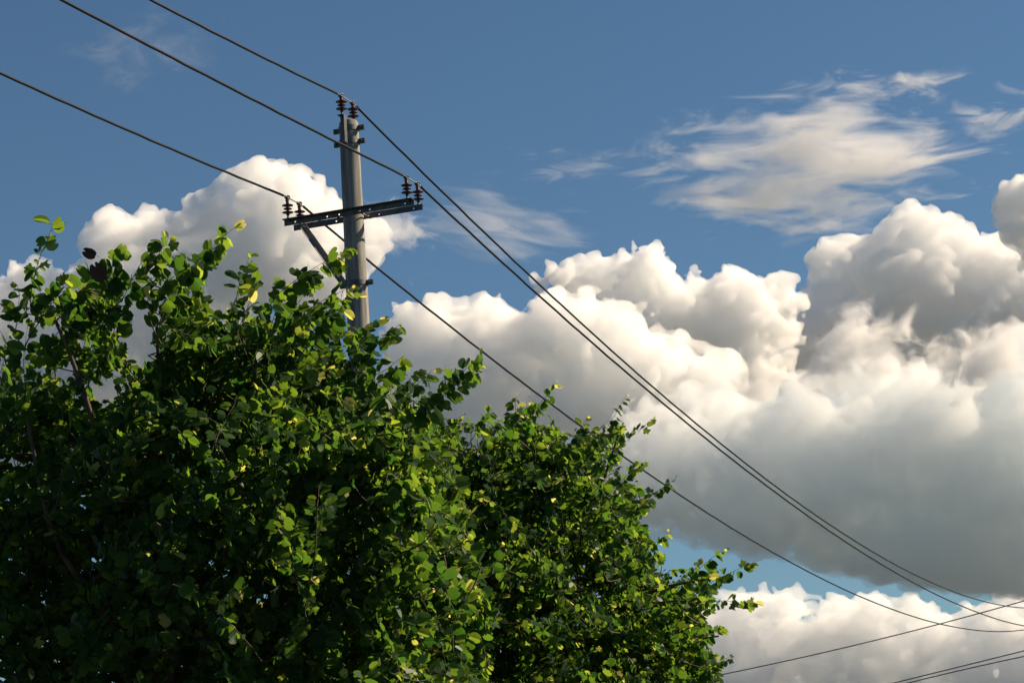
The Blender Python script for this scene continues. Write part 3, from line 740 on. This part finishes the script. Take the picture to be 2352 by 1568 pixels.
# left tree: larger leaves, nearer
LT = Tree(); LS = .078
outL = [(-260, 960), (-60, 900), (25, 880), (55, 770), (85, 700), (150, 680), (210, 650), (280, 620), (350, 620), (420, 625), (465, 640), (470, 690), (500, 730),
        (550, 735), (610, 715), (680, 690), (750, 700), (800, 720), (830, 800), (870, 840), (930, 880), (990, 910), (1030, 930), (1030, 970), (1050, 1040), (1090, 1150), (1110, 1300), (1130, 1500), (1150, 2100), (-300, 2100)]
holesL = [(330, 757, 46, 88), (50, 800, 24, 70), (250, 880, 34, 22), (500, 650, 30, 50)]
def densL(px, py): return (.62 if px < 330 and py > 850 else 1.0) * (.55 + .45 * (math.sin(px * .013 + 1.3) * math.sin(py * .017 + .4) > -.25))
fill(LT, outL, holesL, 15.4, 1.45, 2400, LS, .25, seed=21, dens=densL, thin_left=True, back=1.7, lmin=.3, lmax=.62)
for k, (pts, D, n, kw) in enumerate([
    ([(70, 700), (78, 610), (100, 560), (122, 515)], 14.6, 15, dict(skip=.1, tipbig=True)),
    ([(60, 720), (70, 660), (88, 610)], 14.8, 12, {}),
    ([(35, 760), (45, 690), (40, 655)], 14.8, 10, {}),
    ([(340, 720), (430, 620), (490, 560), (535, 525)], 14.7, 22, dict(tipbig=True)),
    ([(380, 700), (455, 600), (520, 545)], 15.0, 16, {}),
    ([(530, 770), (540, 680), (556, 625), (572, 588)], 14.9, 17, dict(skip=.15)),
    ([(545, 760), (575, 690), (590, 640)], 15.1, 12, {}),
    ([(560, 800), (620, 690), (700, 620), (800, 574)], 14.5, 22, dict(skip=.15, tipbig=True)),
    ([(600, 800), (640, 720), (655, 640)], 15.0, 15, {}),
    ([(640, 780), (720, 690), (815, 655)], 14.7, 18, dict(young=.5)),
    ([(700, 800), (770, 720), (825, 680)], 14.9, 16, dict(young=.5)),
    ([(800, 880), (850, 800), (885, 765), (918, 745)], 15.2, 15, dict(young=.5, skip=.2)),
    ([(800, 850), (835, 780), (870, 735)], 15.2, 12, dict(young=.4)),
    ([(830, 900), (890, 840), (930, 815)], 15.2, 12, dict(young=.4)),
    ([(230, 680), (250, 620), (285, 575)], 14.6, 14, dict(young=.4)),
    ([(330, 640), (360, 590), (388, 545)], 14.7, 14, dict(young=.4)),
    ([(180, 690), (215, 640), (240, 600)], 14.6, 14, dict(young=.4)),
    ([(930, 970), (1000, 905), (1060, 850), (1108, 818)], 14.8, 22, dict(young=.1)),
    ([(950, 980), (1030, 900), (1100, 838)], 14.9, 18, dict(young=.1)),
    ([(-60, 960), (0, 880), (22, 780)], 14.3, 16, dict(tipbig=True)),
    ([(60, 900), (50, 820), (65, 740)], 14.8, 10, {}),
    ([(900, 950), (960, 880), (1000, 845)], 15.3, 12, dict(young=.5)),
    ([(90, 740), (120, 690), (165, 640)], 14.7, 14, {}),
    ([(130, 740), (170, 680), (205, 645)], 14.9, 14, {}),
    ([(280, 690), (310, 630), (330, 590)], 14.9, 14, {}),
    ([(300, 700), (350, 640), (400, 585)], 15.2, 16, {}),
    ([(330, 700), (400, 640), (440, 580)], 15.1, 16, {}),
    ([(350, 780), (410, 690), (470, 640)], 15.3, 14, dict(young=.5)),
    ([(370, 800), (440, 740), (475, 690)], 15.0, 14, dict(young=.5)),
    ([(640, 780), (670, 710), (720, 650)], 14.8, 16, {}),
    ([(690, 790), (740, 740), (790, 690)], 15.3, 16, dict(young=.4)),
    ([(480, 800), (500, 750), (520, 715)], 15.3, 12, dict(young=.5)),
    ([(-40, 1000), (-10, 930), (30, 860)], 14.6, 14, {}),
    ([(850, 960), (920, 890), (960, 850)], 15.0, 14, dict(young=.4)),
]): ex(LT, pts, D, n, LS * 1.15, seed=k, **kw)
baseL = at(420, 1568, 15.6); baseL = (baseL.x, baseL.y, 0.0)
def lp(*a): return [np.array(at(*q)) for q in a]
def limb(pts, r0, r1, n=26):
    pts = np.array(pts, float); seg = np.linalg.norm(np.diff(pts, axis=0), axis=1); cum = np.concatenate([[0], np.cumsum(seg)]); t = np.linspace(0, cum[-1], n)
    q = np.stack([np.interp(t, cum, pts[:, i]) for i in range(3)], -1)
    for _ in range(4): q[1:-1] = (q[:-2] + 2 * q[1:-1] + q[2:]) / 4
    return q, np.linspace(r0, r1, n)
bL = np.array(baseL)
limbsL = [limb([bL, bL + [.05, .05, .7], *lp((420, 1940, 15.6))], .15, .12)]
for tgt, r in (([(330, 1350, 15.4), (250, 1100, 15.2), (180, 850, 15.0), (120, 720, 14.9)], .05), ([(390, 1250, 15.5), (370, 950, 15.3), (360, 750, 15.0)], .048),
               ([(470, 1250, 15.7), (520, 980, 15.4), (560, 800, 15.1)], .045), ([(560, 1300, 15.5), (680, 1050, 15.3), (760, 830, 15.1)], .042),
               ([(600, 1380, 15.4), (850, 1150, 15.2), (960, 960, 15.1)], .04), ([(280, 1450, 15.3), (120, 1250, 15.0), (60, 950, 14.9)], .05),
               ([(250, 1500, 15.8), (30, 1350, 16.0), (-120, 1050, 15.8)], .045), ([(600, 1500, 15.0), (800, 1350, 14.7), (950, 1200, 14.6)], .04), ([(400, 1300, 16.2), (300, 1050, 16.4)], .04)):
    limbsL.append(limb([*lp((420 + (tgt[0][0] - 420) * .1, 1950, 15.6), (420 + (tgt[0][0] - 420) * .75, 1600, 15.5)), *lp(*tgt)], r, r * .2))
treeL = finish_tree(LT, 'orchid_tree', 'large dark left tree with big two-lobed leaves, in front of the pole', baseL, limbsL)

# right tree: smaller leaves, a little further off and better lit
RT = Tree(); RS = .067
outR = [(880, 980), (960, 960), (1040, 960), (1100, 955), (1140, 960), (1200, 930), (1260, 930), (1310, 980), (1380, 960), (1430, 970), (1450, 1010), (1420, 1060), (1460, 1090), (1500, 1140),
        (1480, 1190), (1500, 1240), (1470, 1260), (1540, 1285), (1610, 1290), (1660, 1310), (1640, 1360), (1660, 1400), (1630, 1450), (1650, 1500), (1665, 1560), (1700, 1800), (1700, 2100), (800, 2100), (820, 1300)]
fill(RT, outR, [(1090, 1010, 25, 18)], 19.6, 1.7, 2300, RS, .35, seed=33, lmin=.35, lmax=.75, back=1.6)
for k, (pts, D, n, kw) in enumerate([
    ([(1190, 1010), (1230, 930), (1280, 880)], 18.9, 16, dict(young=.4)),
    ([(1180, 1000), (1183, 950), (1188, 908)], 18.8, 10, dict(young=.5)),
    ([(1090, 1000), (1110, 960), (1130, 938)], 19.0, 10, dict(young=.4)),
    ([(1320, 1090), (1390, 990), (1440, 905)], 18.7, 22, {}),
    ([(1350, 1090), (1440, 1010), (1505, 955)], 18.7, 24, dict(young=.5)),
    ([(1420, 1210), (1490, 1140), (1550, 1100)], 18.6, 20, {}),
    ([(1450, 1330), (1500, 1260), (1535, 1222)], 18.8, 15, dict(young=.4)),
    ([(1540, 1370), (1620, 1290), (1668, 1256)], 18.6, 20, {}),
    ([(1560, 1390), (1650, 1320), (1722, 1297)], 18.6, 22, dict(tipbig=True)),
    ([(1570, 1400), (1660, 1372), (1730, 1385)], 18.5, 22, dict(tipbig=True)),
    ([(1560, 1500), (1620, 1460), (1665, 1440)], 18.8, 16, {}),
    ([(1560, 1580), (1630, 1530), (1680, 1505)], 18.8, 16, {}),
    ([(1300, 1040), (1330, 985), (1350, 960)], 19.0, 14, dict(young=.5)),
    ([(1000, 1010), (1040, 970), (1065, 950)], 18.8, 12, dict(young=.5)),
    ([(930, 1000), (980, 950), (1000, 930)], 18.8, 12, dict(young=.5)),
    ([(1400, 1150), (1440, 1080), (1480, 1060)], 18.6, 14, dict(young=.4)),
]): ex(RT, pts, D, n, RS * 1.05, seed=k + 50, **kw)
baseR = at(1230, 1568, 19.8); baseR = (baseR.x, baseR.y, 0.0); bR = np.array(baseR)
limbsR = [limb([bR, bR + [-.06, .05, .9], *lp((1220, 1840, 19.8))], .14, .11)]
for tgt, r in (([(1150, 1400, 19.6), (1080, 1200, 19.4), (1020, 1020, 19.3)], .042), ([(1230, 1350, 19.7), (1220, 1150, 19.5), (1230, 980, 19.2)], .045), ([(1320, 1350, 19.6), (1370, 1150, 19.3), (1420, 1000, 19.0)], .04),
               ([(1400, 1420, 19.5), (1500, 1350, 19.2), (1620, 1330, 18.9)], .038), ([(1420, 1500, 19.7), (1580, 1470, 19.5), (1650, 1460, 19.3)], .035), ([(1000, 1450, 19.3), (930, 1250, 19.1)], .04), ([(1250, 1400, 20.6), (1300, 1150, 20.7)], .04)):
    limbsR.append(limb([*lp((1220 + (tgt[0][0] - 1220) * .1, 1850, 19.8), (1220 + (tgt[0][0] - 1220) * .7, 1600, 19.7)), *lp(*tgt)], r, r * .2))
treeR = finish_tree(RT, 'orchid_tree', 'lower right tree with dense small bright green two-lobed leaves', baseR, limbsR)

# withered leaves caught at the top of the left tree
def dead_leaf(px, py, D, size, ang, tm, tilt):
    v, q = TEMPL[tm]
    me = mesh_np('withered_leaf', v, q.ravel(), np.full(len(q), 4)); o = link('withered_leaf', me, treeL, M_DEAD)
    y = R @ Vector((math.cos(ang), math.sin(ang), .12)).normalized()
    z = R @ Vector((-math.sin(ang) * math.sin(tilt), math.cos(ang) * math.sin(tilt), math.cos(tilt)))
    z = (z - y * z.dot(y)).normalized(); x = y.cross(z)
    M = (Matrix((x, y, z)).transposed() * size).to_4x4(); M.translation = at(px, py, D) - Vector(baseL); o.matrix_local = M
    tag(o, 'blackish withered curled leaf at the top of the left tree'); return o
dead_leaf(246, 655, 14.3, .118, math.radians(121), 1, .35)
dead_leaf(228, 590, 14.28, .080, math.radians(158), 1, .3)
dead_leaf(238, 628, 14.32, .040, math.radians(86), 0, .1)
